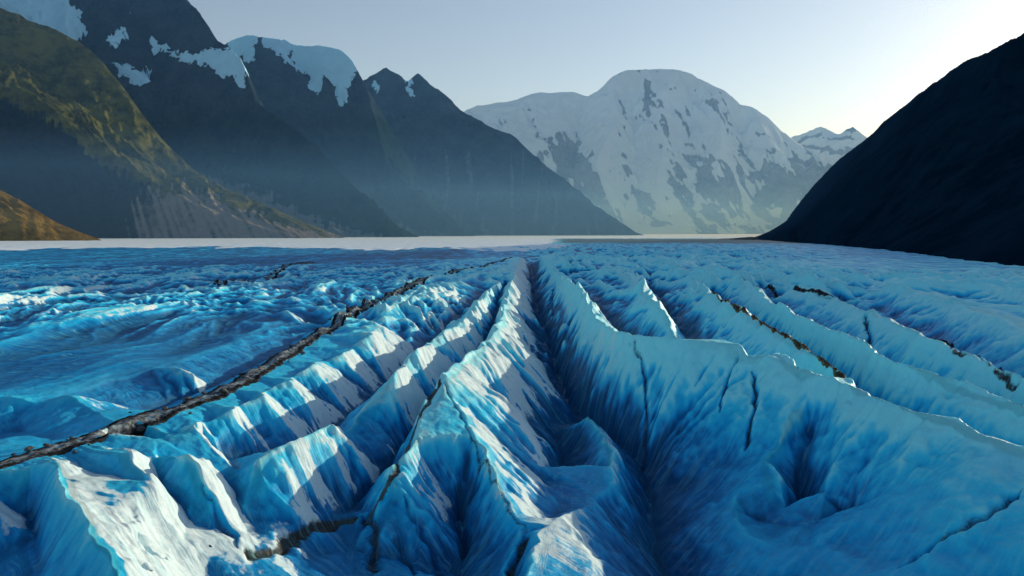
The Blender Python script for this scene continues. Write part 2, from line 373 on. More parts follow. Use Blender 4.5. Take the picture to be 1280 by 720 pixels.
# medium lumps and chips everywhere
lump = fbm(X / 7, Y / 8, 4, 90) * .32 + (ridged(X / 3.6, Y / 5.2, 3, 95) - .5) * .26
Zb = Zb + lump * near * (.5 + np.clip(slope, 0, 1)) * .8 + fbm(X / 30, Y / 60, 3, 99) * .9 * (1 - near * .7)

# cracks: polylines dropped on to the ice and cut into it
def hit(px, py, Zg):
    d = ray(px, py); t = np.geomspace(40, 6000, 6000) / d[1]
    x, y, z = d[0] * t, d[1] * t, CAM_Z + d[2] * t
    h = sample(Zg, U, V, x / y, np.log(y)); k = np.argmax(z < h)
    return (x[k], y[k], h[k])
def drop(pts, Zg, n=4): return spline([hit(a, b, Zg) for a, b in pts], n)
dirt = np.zeros_like(Zb); CRACKS = [
  ([(176, 668), (192, 684), (206, 696)], 1.5, 2.2, .0), ([(172, 700), (186, 712)], 1.3, 1.8, .0),
  ([(788, 424), (797, 440), (805, 458), (808, 485), (808, 515), (806, 550), (805, 590)], .6, 1.6, .6),
  ([(925, 440), (912, 465), (905, 490), (898, 515)], .5, 1.6, .55), ([(941, 462), (944, 490), (941, 515), (935, 545), (930, 565)], .6, 1.8, .6),
  ([(893, 440), (880, 462), (868, 485)], .4, 1.0, .3), ([(1080, 392), (1084, 408), (1090, 432)], .9, 2.5, .7),
  ([(1278, 612), (1235, 636), (1190, 662), (1150, 690), (1120, 712)], 1.0, 1.4, .6), ([(1160, 422), (1190, 432), (1225, 447), (1250, 462), (1278, 476)], .8, 1.2, .8),
  ([(920, 352), (960, 357), (1000, 363), (1040, 372), (1072, 383)], 1.0, .8, .6),
  ([(553, 468), (528, 512), (510, 556), (494, 588), (478, 618), (458, 642)], .9, .6, .8),
  ([(552, 470), (574, 515), (592, 550), (614, 596), (636, 634), (660, 668)], .5, .3, .6),
  ([(300, 688), (320, 690), (345, 686), (370, 668), (395, 655), (425, 650), (455, 643)], 1.7, 1.2, .95),
  ([(455, 643), (470, 650), (468, 685), (466, 720)], 1.3, 1.4, .6), ([(490, 668), (505, 690), (520, 720)], .7, 1.0, .3),
  ([(660, 668), (648, 690), (634, 722)], .9, .9, .7), ([(250, 600), (268, 632), (285, 660), (296, 685)], .5, .5, .5),
  ([(575, 600), (578, 650), (580, 700)], 1.0, 1.6, .0), ([(505, 620), (540, 690), (560, 740)], .8, 1.0, .15),
  ([(695, 345), (690, 372), (692, 400)], .7, 1.5, .1), ([(735, 400), (722, 440), (715, 470)], .6, 1.2, .1),
]
Zc = Zb.copy()
for pts, wid, dep, dk in CRACKS:
    L = drop(pts, Zc); y0, y1 = L[:, 1].min() - 8, L[:, 1].max() + 8
    i0, i1 = np.searchsorted(Yr, [y0, y1]); u0, u1 = (L[:, 0] / L[:, 1]).min() - .08, (L[:, 0] / L[:, 1]).max() + .08
    j0, j1 = np.searchsorted(U, [u0, u1]); sl = (slice(i0, i1), slice(j0, j1))
    xx, yy = X[sl], Y[sl]
    d, s = line_dist(xx + perlin(xx / 3, yy / 3, 11) * .7, yy + perlin(xx / 3, yy / 3, 12) * .7, L)
    wv = wid * (.55 + .6 * np.abs(perlin(xx / 5, yy / 5, 13))) * sstep(0, .06, s) * sstep(1.0, .92, s) + .02
    Zb[sl] -= dep * np.exp(-(d / wv) ** 2)
    dirt[sl] = np.maximum(dirt[sl], dk * np.exp(-(d / (wv * 1.2)) ** 2))  # this mask also darkens the cracks, not only the dirty lines

ACROSS = (ua * (1 - side) + ub * side); ALONG = ((X - .75 * Y) * (1 - side) + (X + .8 * Y) * side)
md, _ = line_dist(X[:1500:2, ::2], Y[:1500:2, ::2], MORAINE); md = np.repeat(np.repeat(md, 2, 0), 2, 1)[:1500, :len(U)]
dirt[:1500] = np.maximum(dirt[:1500], .36 * np.exp(-(md / (8 + .006 * Y[:1500])) ** 2) * (Y[:1500] < 1100))
dirt = np.maximum(dirt, .30 * sstep(.25, .9, fbm(X / 26, Y / 60, 4, 97)) * near)
Zb = Zb.astype(np.float32)
# what the ice looks like where: pale on crests, deep in the cracks, sunlight painted in as white on faces turned to the sun
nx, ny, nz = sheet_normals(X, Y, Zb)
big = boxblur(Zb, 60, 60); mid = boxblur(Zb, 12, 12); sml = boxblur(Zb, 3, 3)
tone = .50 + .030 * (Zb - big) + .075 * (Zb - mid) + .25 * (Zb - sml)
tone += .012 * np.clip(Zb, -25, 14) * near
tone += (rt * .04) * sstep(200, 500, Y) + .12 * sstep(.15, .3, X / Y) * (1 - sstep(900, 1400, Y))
tone -= (1 - rt) * .22 * sstep(-60, -95, X + .02 * Y) * sstep(120, 200, Y)  # stands in for shade on the left field: ice colour darkened
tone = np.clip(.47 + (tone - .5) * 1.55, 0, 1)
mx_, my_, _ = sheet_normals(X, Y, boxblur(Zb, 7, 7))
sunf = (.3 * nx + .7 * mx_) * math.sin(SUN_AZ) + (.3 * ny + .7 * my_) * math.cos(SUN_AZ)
lit_white = sstep(.20, .5, sunf) * .85 + .78 * np.exp(-((X + 54) / 22) ** 4 - ((Y - 104) / 19) ** 4) * sstep(-.08, .16, sunf) + .75 * np.exp(-((X - 9) / 9) ** 4 - ((Y - 112) / 14) ** 4) * sstep(-.3, -.05, sunf) * sstep(-13, -9, Zb) + .45 * np.exp(-((X + 4 - (Y - 157) * .1) / 13) ** 4 - ((Y - 190) / 55) ** 4) * sstep(.1, .35, sunf) + sstep(.35, 1.3, Zb - mid) * .42  # sunlight put into the colour: sun-facing flanks, sunlit patches, crest rims
lit_white = lit_white + .35 * sstep(.1, .4, sunf) * sstep(.8, 2.0, Zb - big) * sstep(300, 450, Y) * (1 - sstep(900, 1500, Y)) * (1 - .5 * rt)
lit_white *= (1 - .75 * rt * sstep(25, 45, X)) * sstep(-14, -5, Zb) * (1 - sstep(600, 1500, Y) * .5)
edge_y = 1700 + 260 * perlin(X / 500, Y / 900, 31) + 200 * perlin(X / 130, Y / 260, 32) + 170 * perlin(X / 40, Y / 120, 35)
snow = sstep(0, 160, Y - edge_y) * (1 - sstep(.03, .09, UU + .03 * perlin(X / 200, Y / 400, 33))) + sstep(4300, 4600, Y)
snow = np.clip(snow, 0, 1)
gravel = sstep(2500, 2800, Y + 150 * perlin(X / 120, Y / 200, 34)) * (1 - sstep(4200, 4500, Y)) * sstep(.045, .08, UU) * .9
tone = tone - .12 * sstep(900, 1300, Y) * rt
Zb += (snow * 2).astype(np.float32)

ICE = ice_material()
nx, ny, nz = sheet_normals(X, Y, Zb)
ATT = dict(across=ACROSS, along=ALONG, tone=tone, dirt=dirt, snow=snow, lit_white=lit_white, gravel=gravel)
# the big forms of the ice become parts of the glacier: each cell goes to its nearest crest line
NR = int(np.searchsorted(Yr, 640)); NR -= NR % 2; xn, yn, zn = X[:NR:2, ::2], Y[:NR:2, ::2], Zb[:NR:2, ::2]
RIDGES = [((CENTRE, ARETE_R, ARETE_L), 26, 'pointed ice ridge in the middle with a sunlit fluted flank'), ((WALL,), 40, 'long blue ice wall with dark vertical cracks'),
  ((LEFT2,), 16, 'narrow ice ridge with sunlit tips left of the pointed ridge'), ((FRONT,), 24, 'bright sunlit ice ridge at the bottom left'), ((LEFT3,), 13, 'row of low ice hummocks beside the debris band'),
  ((DEBR,), 17, 'ice ridge with a brown debris seam along its crest'), ((TWIN,), 14, 'short ice ridge with two lit points behind the wall'), ((R4,), 13, None), ((R5,), 13, None), ((R6,), 20, None)]
best = np.full(xn.shape, 1e9, np.float32); own = np.full(xn.shape, -1, np.int16)
for k, (Ls, wd, lab) in enumerate(RIDGES):
    for L in Ls:
        L = np.array(L)[::2] if len(L) > 40 else np.array(L)
        d, _ = line_dist(xn, yn, L); d = d / wd; m = d < best
        best[m] = d[m]; own[m] = k
own[(best > 1) | (zn < -13)] = -1
dc, _ = line_dist(xn, yn, CRACK)
own[(dc < 9) & (zn < -6)] = 90
def inside(cx, cy, rx, ry): return ((xn - cx) / rx) ** 2 + ((yn - cy) / ry) ** 2 < 1
hx, hy, _z = hit(704, 590, Zb); own[inside(hx, hy, 9, 24) & (zn < -9)] = 91
hx, hy, _z = hit(1000, 650, Zb); own[inside(hx, hy, 13, 13) & (zn < -3)] = 92
cell = np.full((nrow - 1, len(U) - 1), -1, np.int16); big_own = np.repeat(np.repeat(own, 2, 0), 2, 1); cell[:NR - 1] = big_own[:NR - 1, :len(U) - 1]
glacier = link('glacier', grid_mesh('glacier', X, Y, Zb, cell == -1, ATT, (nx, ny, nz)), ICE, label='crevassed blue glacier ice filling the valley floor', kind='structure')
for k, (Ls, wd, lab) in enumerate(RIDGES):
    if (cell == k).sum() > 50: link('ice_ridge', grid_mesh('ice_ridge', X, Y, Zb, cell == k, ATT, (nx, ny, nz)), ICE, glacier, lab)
for k, nm, lab in ((90, 'crevasse', 'deep dark crevasse between the pointed ridge and the wall'), (91, 'melt_hollow', 'dark blue hollow beside the pointed ridge'), (92, 'melt_hollow', 'blue hollow with deep pockets in the big wall')):
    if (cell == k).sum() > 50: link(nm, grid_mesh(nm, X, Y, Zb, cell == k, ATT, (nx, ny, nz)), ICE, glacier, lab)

# ------------------------------------------------------------------ DEBRIS ON THE ICE
def ground(x, y): return sample(Zb, U, V, x / y, np.log(y))
def dense(L, step):
    L = np.array(L); d = np.r_[0, np.cumsum(np.hypot(*np.diff(L[:, :2], axis=0).T))]
    t = np.arange(0, d[-1], step); return np.interp(t, d, L[:, 0]), np.interp(t, d, L[:, 1])
def debris_band(name, L, half, step, mat, label, cat, nacross=28, high=.5, seed=400, rims=True, kind=None):
    bx, by = dense(L, step); n = len(bx)
    tx, ty = np.gradient(bx), np.gradient(by); l = np.hypot(tx, ty); px_, py_ = ty / l, -tx / l
    h = half(by) if callable(half) else np.full(n, half)
    wv = np.linspace(-1, 1, nacross)[None, :]; sx_ = (np.arange(n) * step)[:, None]
    lo = h[:, None] * (1 + .28 * perlin(sx_ / 9, wv * 0 + 2.3, seed) + .14 * perlin(sx_ / 2.6, np.sign(wv) * 5, seed + 1))
    x = bx[:, None] + px_[:, None] * wv * lo; y = by[:, None] + py_[:, None] * wv * lo
    edge = np.exp(-((np.abs(wv) - .72) / .2) ** 2) if rims else 1 - np.abs(wv)
    z = ground(x, y) + .12 + high * edge * (.8 + .9 * perlin(x / 2.2, y / 2.6, seed + 2)) + .28 * fbm(x / .9, y / 1.1, 3, seed + 3) * (1 - np.abs(wv) ** 6) - .75 * sstep(.86, 1, np.abs(wv))
    ends = sstep(0, 6, sx_) * sstep(sx_.max(), sx_.max() - 6, sx_); z = z - .9 * (1 - ends)
    return link(name, grid_mesh(name, x, y, z, None, dict(rim=np.broadcast_to(edge, x.shape) * 1.0)), mat, label=label, cat=cat, kind=kind)
def debris_material(name, dark, grey, pale, scale=1.0):
    t = NT(name); p = t.pos(); n = t.noise(p, .9 * scale, 8, .75); n2 = t.noise(p, .25 * scale, 5, .6)
    v = t.math('ADD', n, t.math('MULTIPLY', t.math('SUBTRACT', n2, .5), .5)); v = t.math('SUBTRACT', t.math('ADD', v, .06), t.math('MULTIPLY', t.attr('rim'), .30))
    return t.out(Base_Color=t.ramp(v, [(.30, dark), (.48, grey), (.68, pale)]), Roughness=.9, Specular_IOR_Level=.12, Normal=t.bump(n, .35 / scale, 1.0))
M_DEB = debris_material('moraine_rubble', (.004, .006, .009), (.045, .055, .065), (.30, .36, .40))
M_BROWN = debris_material('brown_rubble', (.03, .022, .015), (.13, .085, .045), (.42, .28, .15), 1.6)
debris_band('moraine_band', MORAINE, lambda d: np.interp(d, [100, 130, 180, 320, 560, 1000], [2.7, 3.2, 3.9, 4.6, 3.8, 3.0]), .5, M_DEB, 'long dark band of rock debris running diagonally across the ice on the left', 'moraine', high=.15, seed=400)
debris_band('moraine_band', drop([(252, 357), (275, 354), (300, 350), (340, 345), (365, 331), (392, 327)], Zb), 5.0, 2.0, M_DEB, 'short thin dark debris band on the far ice at the left', 'moraine', 14, .6, 420)
debris_band('debris_seam', DEBR[8:], lambda d: np.interp(d, [120, 200, 450], [.5, .65, 1.1]), .2, M_BROWN, 'narrow brown debris seam along the crest of the ice ridge on the right', 'debris seam', 12, .25, 440, False)
debris_band('debris_seam', drop([(1160, 421), (1190, 431), (1225, 446), (1250, 460), (1278, 475)], Zb), .55, .3, M_DEB, 'thin dark debris seam on the ice near the right edge', 'debris seam', 10, .2, 450, False)
debris_band('debris_seam', drop([(925, 353), (960, 357), (1000, 363), (1040, 371), (1072, 383)], Zb), 1.0, .8, M_DEB, 'thin faint dark debris seam on the far ice at the right', 'debris seam', 10, .15, 460, False)
debris_band('debris_heap', drop([(262, 682), (275, 688), (288, 694), (300, 697)], Zb, 6), 1.1, .12, M_BROWN, 'small brown heap of dirt in the crack at the bottom left', 'debris heap', 22, .5, 470, False)

# boulders: each one an object
rng = np.random.default_rng(7)
def rock_mesh(seed):
    import bmesh
    bm = bmesh.new(); bmesh.ops.create_icosphere(bm, subdivisions=3, radius=1)
    rr = np.random.default_rng(seed); pl = [(Vector(rr.normal(size=3)).normalized(), rr.uniform(.55, .85)) for _ in range(11)]
    for v in bm.verts:
        for n_, d_ in pl:
            e = v.co.dot(n_) - d_
            if e > 0: v.co -= n_ * e
        v.co *= 1 + .05 * float(fbm(np.array([v.co.x * 3 + seed]), np.array([v.co.y * 3 + v.co.z * 2]), 2, seed)[0])
        v.co.z *= .7
    me = bpy.data.meshes.new('rock'); bm.to_mesh(me); bm.free(); return me
GREY_ROCK = gravel_material('grey_rock', (.02, .023, .028), (.07, .075, .08), (.22, .23, .24), .8); BROWN_ROCK = gravel_material('brown_rock', (.03, .022, .016), (.11, .075, .045), (.30, .21, .12), .8)
protos = {}
for nm, mt in (('grey', GREY_ROCK), ('brown', BROWN_ROCK)):
    protos[nm] = []
    for k in range(5):
        m_ = rock_mesh(20 + k); m_.materials.append(mt); protos[nm].append(m_)
def boulders(L, n, halfw, s0, s1, kind, label, group, d0, d1):
    bx, by = dense(L, .5); ok = np.where((by > d0) & (by < d1))[0]
    for _ in range(n):
        i = int(rng.choice(ok)); sgn = rng.choice([-1, 1]); off = sgn * halfw * rng.uniform(.35, 1.05)
        x, y = bx[i] + off, by[i] + rng.uniform(-.3, .3); sz = s0 + (s1 - s0) * rng.random() ** 2.2
        o = link('rock', protos[kind][int(rng.integers(5))], None, label=label, cat='rock', group=group)
        o.location = (x, y, float(ground(np.array([x]), np.array([y]))[0]) + .25 + sz * .25); o.rotation_euler = (rng.uniform(-.3, .3), rng.uniform(-.3, .3), rng.uniform(0, 6.28))
        o.scale = (sz * rng.uniform(.8, 1.3), sz * rng.uniform(.7, 1.1), sz * rng.uniform(.7, 1.1))
boulders(MORAINE, 110, 5.2, .3, 1.25, 'grey', 'grey rock lying on the long dark debris band', 'rocks on the long debris band', 105, 420)
boulders(DEBR, 45, .6, .15, .5, 'brown', 'small brown rock on the debris seam of the right ice ridge', 'rocks on the brown debris seam', 140, 330)

# ------------------------------------------------------------------ MOUNTAINS
def Dl(*pts, n=4): return spline([at_d(*p) for p in pts], n)

def inpoly(px, py, poly):
    r = np.zeros(px.shape, bool); n = len(poly)
    for i in range(n):
        x0, y0 = poly[i]; x1, y1 = poly[(i + 1) % n]
        c = ((y0 > py) != (y1 > py)) & (px < (x1 - x0) * (py - y0) / (y1 - y0 + 1e-9) + x0)
        r ^= c
    return r

def mountain(name, lines, ur, dr, shape, mat, label, amp=50, wl=500, gully=30, paint=None, base=-25, noise_seed=100, crest_amp=.35, round_=0):
    Um = np.linspace(ur[0], ur[1], shape[1]); Vm = np.linspace(math.log(dr[0]), math.log(dr[1]), shape[0])
    Z = tin(lines, Um, Vm)
    mask = np.isnan(Z); Z = np.nan_to_num(Z, nan=base)
    uu, vv = np.meshgrid(Um, Vm); y = np.exp(vv); x = uu * y
    if round_:
        Zr = boxblur(Z.astype(np.float32), round_, round_); kk = sstep(25, 60, Z - Zr); Z = Zr * (1 - kk) + Z * kk
    Zs = boxblur(Z.astype(np.float32), 4, 4)
    conv = np.clip((Z - boxblur(Z.astype(np.float32), 16, 16)) / (amp * .8 + 1e-3), 0, 1)   # 1 on crests
    hgt = sstep(base, base + 350, Z)
    wx_ = x + fbm(x / wl, y / wl, 2, noise_seed + 1) * wl * .3; wy_ = y + fbm(x / wl, y / wl, 2, noise_seed + 2) * wl * .3
    n = (ridged(wx_ / wl, wy_ / wl, 6, noise_seed, .52) - .45) * 2 * amp
    gy = (ridged((wy_ + .55 * wx_) / (wl * .33), (wx_ - wy_) / (wl * 2.2), 4, noise_seed + 7) - .5) * 2 * gully + (ridged(wx_ / (wl * .16), wy_ / (wl * .16), 4, noise_seed + 9) - .5) * .55 * amp
    Z = Z + (n + gy) * hgt * (1 - (1 - crest_amp) * conv)
    Z[mask] = base
    at = dict(grass=np.zeros_like(Z), scree=np.zeros_like(Z), snow=np.zeros_like(Z))
    if paint: paint(x, y, Z, Zs, at)
    k = ~((Z[:-1, :-1] < base + 3) & (Z[1:, 1:] < base + 3) & (Z[:-1, 1:] < base + 3) & (Z[1:, :-1] < base + 3))
    nrm = sheet_normals(x, y, Z)
    sn = at['snow']; sq = k & ((sn[:-1, :-1] + sn[1:, 1:] + sn[:-1, 1:] + sn[1:, :-1]) > 2.0)
    o = link(name, grid_mesh(name, x, y, Z, k & ~sq, at, nrm), mat, label=label, kind='structure')
    if sq.sum() > 30 and sq.sum() < .85 * k.sum():
        link('snowfield', grid_mesh('snowfield', x, y, Z, sq, at, nrm), mat, o)
    return o

def jitpx(x, y, Z, a=6, s=120):
    px, py = to_px(x, y, Z)
    return px + a * fbm(x / s, (y + Z) / s, 4, 201), py + a * fbm(x / s, (y + Z) / s, 4, 202) + a * 1.1 * perlin(px / 5.5 + .02 * py, py / 60, 215) + a * .6 * perlin(px / 2.3, py / 30, 216)

def lines_with_base(*L): return list(L)

# green spur on the left
def paint_green(x, y, Z, Zs, at):
    px, py = jitpx(x, y, Z, 9, 160)
    at['grass'][:] = 1 - sstep(-12, 22, py - np.interp(px, [-200, 0, 60, 125, 175, 220, 300, 430], [60, 112, 142, 196, 224, 246, 280, 300]))  # bright grass on the sunlit band; shade below it painted in as dark
    at['scree'][:] = sstep(-6, 18, py - np.interp(px, [0, 120, 180, 230, 300, 360, 430], [330, 275, 232, 226, 250, 272, 292])) * sstep(110, 210, px) * (.45 + .75 * ridged((x + y) / 70, (x - y) / 900, 3, 212) ** 2)
green_lines = lines_with_base(
  Dl((-330, -170, 5900), (-150, -70, 5750), (0, 8, 5600), (75, 40, 5500), (110, 60, 5450), (150, 105, 5350), (200, 170, 5250), (240, 210, 5150), (280, 235, 5050), (350, 265, 4900), (400, 287, 4800), (430, 298, 4720)),
  Dl((-330, -60, 5000), (-150, 20, 4950), (0, 100, 4900), (60, 132, 4860), (125, 185, 4790), (175, 215, 4740), (220, 243, 4690), (300, 277, 4640), (375, 299, 4590)),
  Dl((-330, 0, 5350), (-150, 40, 5280), (0, 62, 5200), (60, 100, 5150), (125, 152, 5080), (175, 195, 5000), (230, 232, 4930)),
  Dl((-330, 306, 4100), (0, 306, 4250), (150, 306, 4400), (300, 306, 4500), (440, 303, 4620)),
  Dl((-330, 200, 6900), (0, 250, 6600), (200, 290, 6000), (440, 300, 5000)))
G_MAT = rock_material('grassy_slope', (.008, .014, .016), (.024, .03, .03), (.035, .042, .012), (.14, .145, .035), (.24, .235, .23))
mountain('grassy_mountain', green_lines, (-1.05, -.2), (4050, 6900), (520, 520), G_MAT, 'dark green grassy mountain spur with grey scree foot, at the left edge', amp=38, wl=420, gully=26, paint=paint_green, noise_seed=110)

def paint_ochre(x, y, Z, Zs, at): at['grass'][:] = 1
O_MAT = rock_material('ochre_slope', (.10, .075, .04), (.20, .15, .08), (.13, .085, .02), (.34, .24, .07), (.2, .16, .1))
mountain('ochre_hill', [Dl((-260, 120, 3700), (-100, 192, 3600), (0, 237, 3500), (30, 253, 3450), (65, 275, 3400), (100, 290, 3350), (124, 298.5, 3320)), Dl((-260, 308, 3050), (0, 307, 3120), (90, 304, 3230), (130, 303, 3290)), Dl((-260, 250, 4100), (0, 290, 3800), (130, 303, 3400))],
         (-1.05, -.53), (3000, 4150), (220, 240), O_MAT, 'small sunlit ochre hill at the left edge of the ice', amp=14, wl=160, gully=14, paint=paint_ochre, noise_seed=120)

# snowy rock massif behind it
def paint_rocky(x, y, Z, Zs, at):
    px, py = jitpx(x, y, Z, 7, 130)
    polys = [[(-400, -250), (75, -60), (82, -8), (92, 8), (108, 28), (104, 46), (88, 70), (-400, 200)], [(138, 52), (148, 36), (160, 36), (162, 42), (150, 50), (142, 57)],
             [(131, 76), (147, 83), (170, 86), (190, 83), (186, 96), (178, 108), (160, 96), (140, 87)],
             [(186, 44), (200, 55), (225, 65), (248, 67), (262, 62), (290, 62), (302, 67), (314, 76), (307, 95), (304, 119), (296, 102), (275, 89), (255, 85), (235, 77), (215, 68), (190, 62)]]
    s = np.zeros(Z.shape, bool)
    for p in polys: s |= inpoly(px, py, p)
    speck = (ridged(x / 120, (y + Z) / 160, 4, 203) > .78) & (px > 85) & (px < 170) & (py < 90)
    at['snow'][:] = np.clip(boxblur((s | speck).astype(np.float32), 2, 2) * 1.4 - .62 * sstep(.55, .85, ridged((x + y) / 90, (Z * 2 + y) / 200, 4, 217)) * (py > 8), 0, 1)
    at['grass'][:] = .75 * sstep(110, 160, py)
    low = np.interp(px, [180, 240, 320, 400, 500], [150, 205, 225, 262, 290])
    at['scree'][:] = sstep(0, 25, py - low) * .8
mountain('snowy_rock_mountain', lines_with_base(
  Dl((-350, -300, 7600), (-150, -200, 7300), (0, -120, 7100), (90, -75, 6900), (150, -45, 6800), (190, -14, 6700), (215, -4, 6650), (233, 1, 6600), (250, 15, 6520), (262, 35, 6460), (272, 50, 6420), (287, 62, 6350), (300, 70, 6300)),
  Dl((300, 70, 6300), (304, 108, 6200), (320, 130, 6120), (349, 150, 6000), (395, 182, 5880), (442, 231, 5720), (473, 262, 5620), (508, 290, 5540), (520, 298, 5500)),
  Dl((110, 30, 6300), (187, 100, 6050), (240, 148, 5800), (290, 195, 5620), (340, 237, 5480), (395, 272, 5350), (440, 297, 5280)),
  Dl((-350, -100, 6200), (0, 20, 6100), (90, 65, 6150)), Dl((188, 58, 6380), (230, 78, 6300), (262, 86, 6260)),
  Dl((180, 160, 6150), (280, 200, 5950), (380, 245, 5700), (440, 285, 5520)),
  Dl((-350, 306, 5000), (0, 306, 5050), (200, 304, 5100), (440, 303, 5200), (530, 302, 5450)),
  Dl((-350, 150, 8600), (0, 200, 8200), (200, 230, 7600), (330, 230, 7000), (440, 280, 6400), (535, 301, 5700))),
  (-1.1, -.1), (4950, 8700), (520, 620), rock_material('dark_rock', (.002, .008, .014), (.032, .048, .060), (.003, .013, .016), (.016, .036, .026), (.12, .15, .18)),
  'dark rock mountain with blue snow patches, behind the grassy spur', amp=70, wl=520, gully=34, paint=paint_rocky, noise_seed=130)

def paint_dome(x, y, Z, Zs, at):
    px, py = jitpx(x, y, Z, 6, 150)
    s = inpoly(px, py, [(278, 40), (320, 20), (345, 30), (372, 40), (425, 48), (446, 70), (447, 84), (439, 105), (429, 140), (421, 122), (414, 100), (406, 93), (400, 104), (395, 120), (382, 97), (366, 80), (350, 73), (338, 62), (326, 68), (312, 76), (295, 70)])
    s &= ~inpoly(px, py, [(315, 55), (322, 48), (334, 60), (337, 72), (325, 76)]) & ~inpoly(px, py, [(361, 62), (368, 68), (370, 80), (364, 76)]) & ~inpoly(px, py, [(398, 118), (402, 95), (407, 95), (414, 112), (418, 124), (405, 140)])
    at['snow'][:] = np.clip(boxblur(s.astype(np.float32), 2, 2) * 1.4 - .62 * sstep(.55, .85, ridged((x + y) / 100, (Z * 2 + y) / 220, 4, 218)), 0, 1)
    at['grass'][:] = .7 * sstep(110, 165, py); at['scree'][:] = .55 * sstep(0, 30, py - np.interp(px, [400, 500, 600], [240, 262, 290]))
mountain('snow_dome_mountain', lines_with_base(
  Dl((200, 90, 8600), (260, 70, 8500), (285, 54, 8400), (303, 47, 8350), (320, 45, 8300), (345, 47, 8250), (370, 55, 8150), (425, 62, 8000), (440, 76, 7950), (448, 90, 7900), (458, 110, 7850)),
  Dl((440, 76, 7950), (432, 120, 7750), (440, 150, 7650), (458, 173, 7500), (493, 214, 7300), (528, 246, 7150), (563, 277, 7000), (590, 297, 6900)),
  Dl((330, 70, 8000), (345, 110, 7750), (380, 160, 7500), (430, 215, 7200), (470, 255, 7000)),
  Dl((380, 90, 8000), (405, 140, 7720), (440, 190, 7500), (500, 250, 7200)),
  Dl((200, 304, 6600), (400, 303, 6650), (560, 301, 6720), (600, 300, 6850)),
  Dl((200, 200, 9800), (450, 220, 9200), (560, 280, 8000), (605, 300, 7100))),
  (-.55, -.03), (6550, 9900), (460, 480), bpy.data.materials['dark_rock'],
  'dark mountain with a broad snow dome and rock teeth along its ridge', amp=60, wl=560, gully=36, paint=paint_dome, noise_seed=140)

def paint_long(x, y, Z, Zs, at):
    px, py = jitpx(x, y, Z, 6, 170)
    s = inpoly(px, py, [(464, 104), (470, 96), (474, 112), (478, 116), (466, 114)]) | inpoly(px, py, [(506, 100), (512, 96), (518, 112), (519, 124), (513, 118)])
    at['snow'][:] = np.clip(boxblur(s.astype(np.float32), 2, 2) * 1.4 - .62 * sstep(.55, .85, ridged((x + y) / 100, (Z * 2 + y) / 220, 4, 218)), 0, 1); at['grass'][:] = .5 * sstep(130, 190, py); at['scree'][:] = .45 * sstep(.62, .8, ridged(x / 260, (y - x) / 2000, 3, 205)) * sstep(160, 200, py)
mountain('long_dark_mountain', lines_with_base(
  Dl((400, 110, 10000), (440, 100, 9900), (458, 100, 9850), (470, 92, 9800), (482, 84, 9780), (491, 89, 9750), (500, 96, 9720), (510, 102, 9700), (522, 92, 9650), (530, 97, 9620), (540, 107, 9580), (565, 127, 9450), (580, 142, 9380), (610, 157, 9250), (640, 170, 9100), (670, 195, 8950), (705, 225, 8750), (740, 255, 8550), (770, 273, 8420), (800, 294, 8300), (808, 299, 8250)),
  Dl((482, 84, 9780), (490, 130, 9300), (520, 180, 8850), (570, 230, 8450), (620, 265, 8150)),
  Dl((540, 107, 9580), (560, 160, 9050), (610, 210, 8650), (670, 255, 8300), (720, 285, 8150)),
  Dl((500, 110, 9500), (525, 160, 9050), (580, 210, 8700), (640, 260, 8350)),
  Dl((400, 303, 7600), (600, 301, 7650), (740, 300, 7850), (815, 299.5, 8150)),
  Dl((400, 220, 11500), (600, 250, 10500), (760, 290, 9200), (820, 300, 8450))),
  (-.28, .22), (7550, 11600), (420, 460), bpy.data.materials['dark_rock'],
  'long dark mountain ridge sloping down to the ice in the centre', amp=62, wl=620, gully=40, paint=paint_long, noise_seed=150)

# white mountain closing the valley
def paint_white(x, y, Z, Zs, at):
    px, py = jitpx(x, y, Z, 8, 420)
    n = ridged((x + .25 * y) / 900, (x * .2 - y) / 2600 + Z / 1500, 5, 207); n2 = ridged(x / 500, (y + Z) / 800, 4, 208)
    rock = (n * .55 + n2 * .45) - .81 + .25 * sstep(150, 255, py + 25 * perlin(px / 40, py / 60, 209))
    for (cx, cy, rx, ry, a) in ((705, 185, 22, 45, .30), (812, 130, 24, 28, .26), (742, 210, 20, 35, .12), (890, 130, 20, 10, .22), (980, 225, 30, 40, .2), (890, 220, 40, 30, .2), (1020, 210, 30, 25, .14), (735, 160, 10, 10, .2)):
        rock = rock + a * np.exp(-((px - cx) / rx) ** 2 - ((py - cy) / ry) ** 2)
    at['snow'][:] = np.clip(.5 - (rock - .02) * 2.2 - .40 * fbm((x + .4 * Z) / 120, (y + Z) / 900, 5, 211, .6), 0, 1)
W_MAT = rock_material('white_mountain_rock', (.24, .28, .31), (.42, .46, .49), (.05, .05, .05), (.07, .07, .07), (.2, .2, .2), (.72, .82, .90), scale=.4)
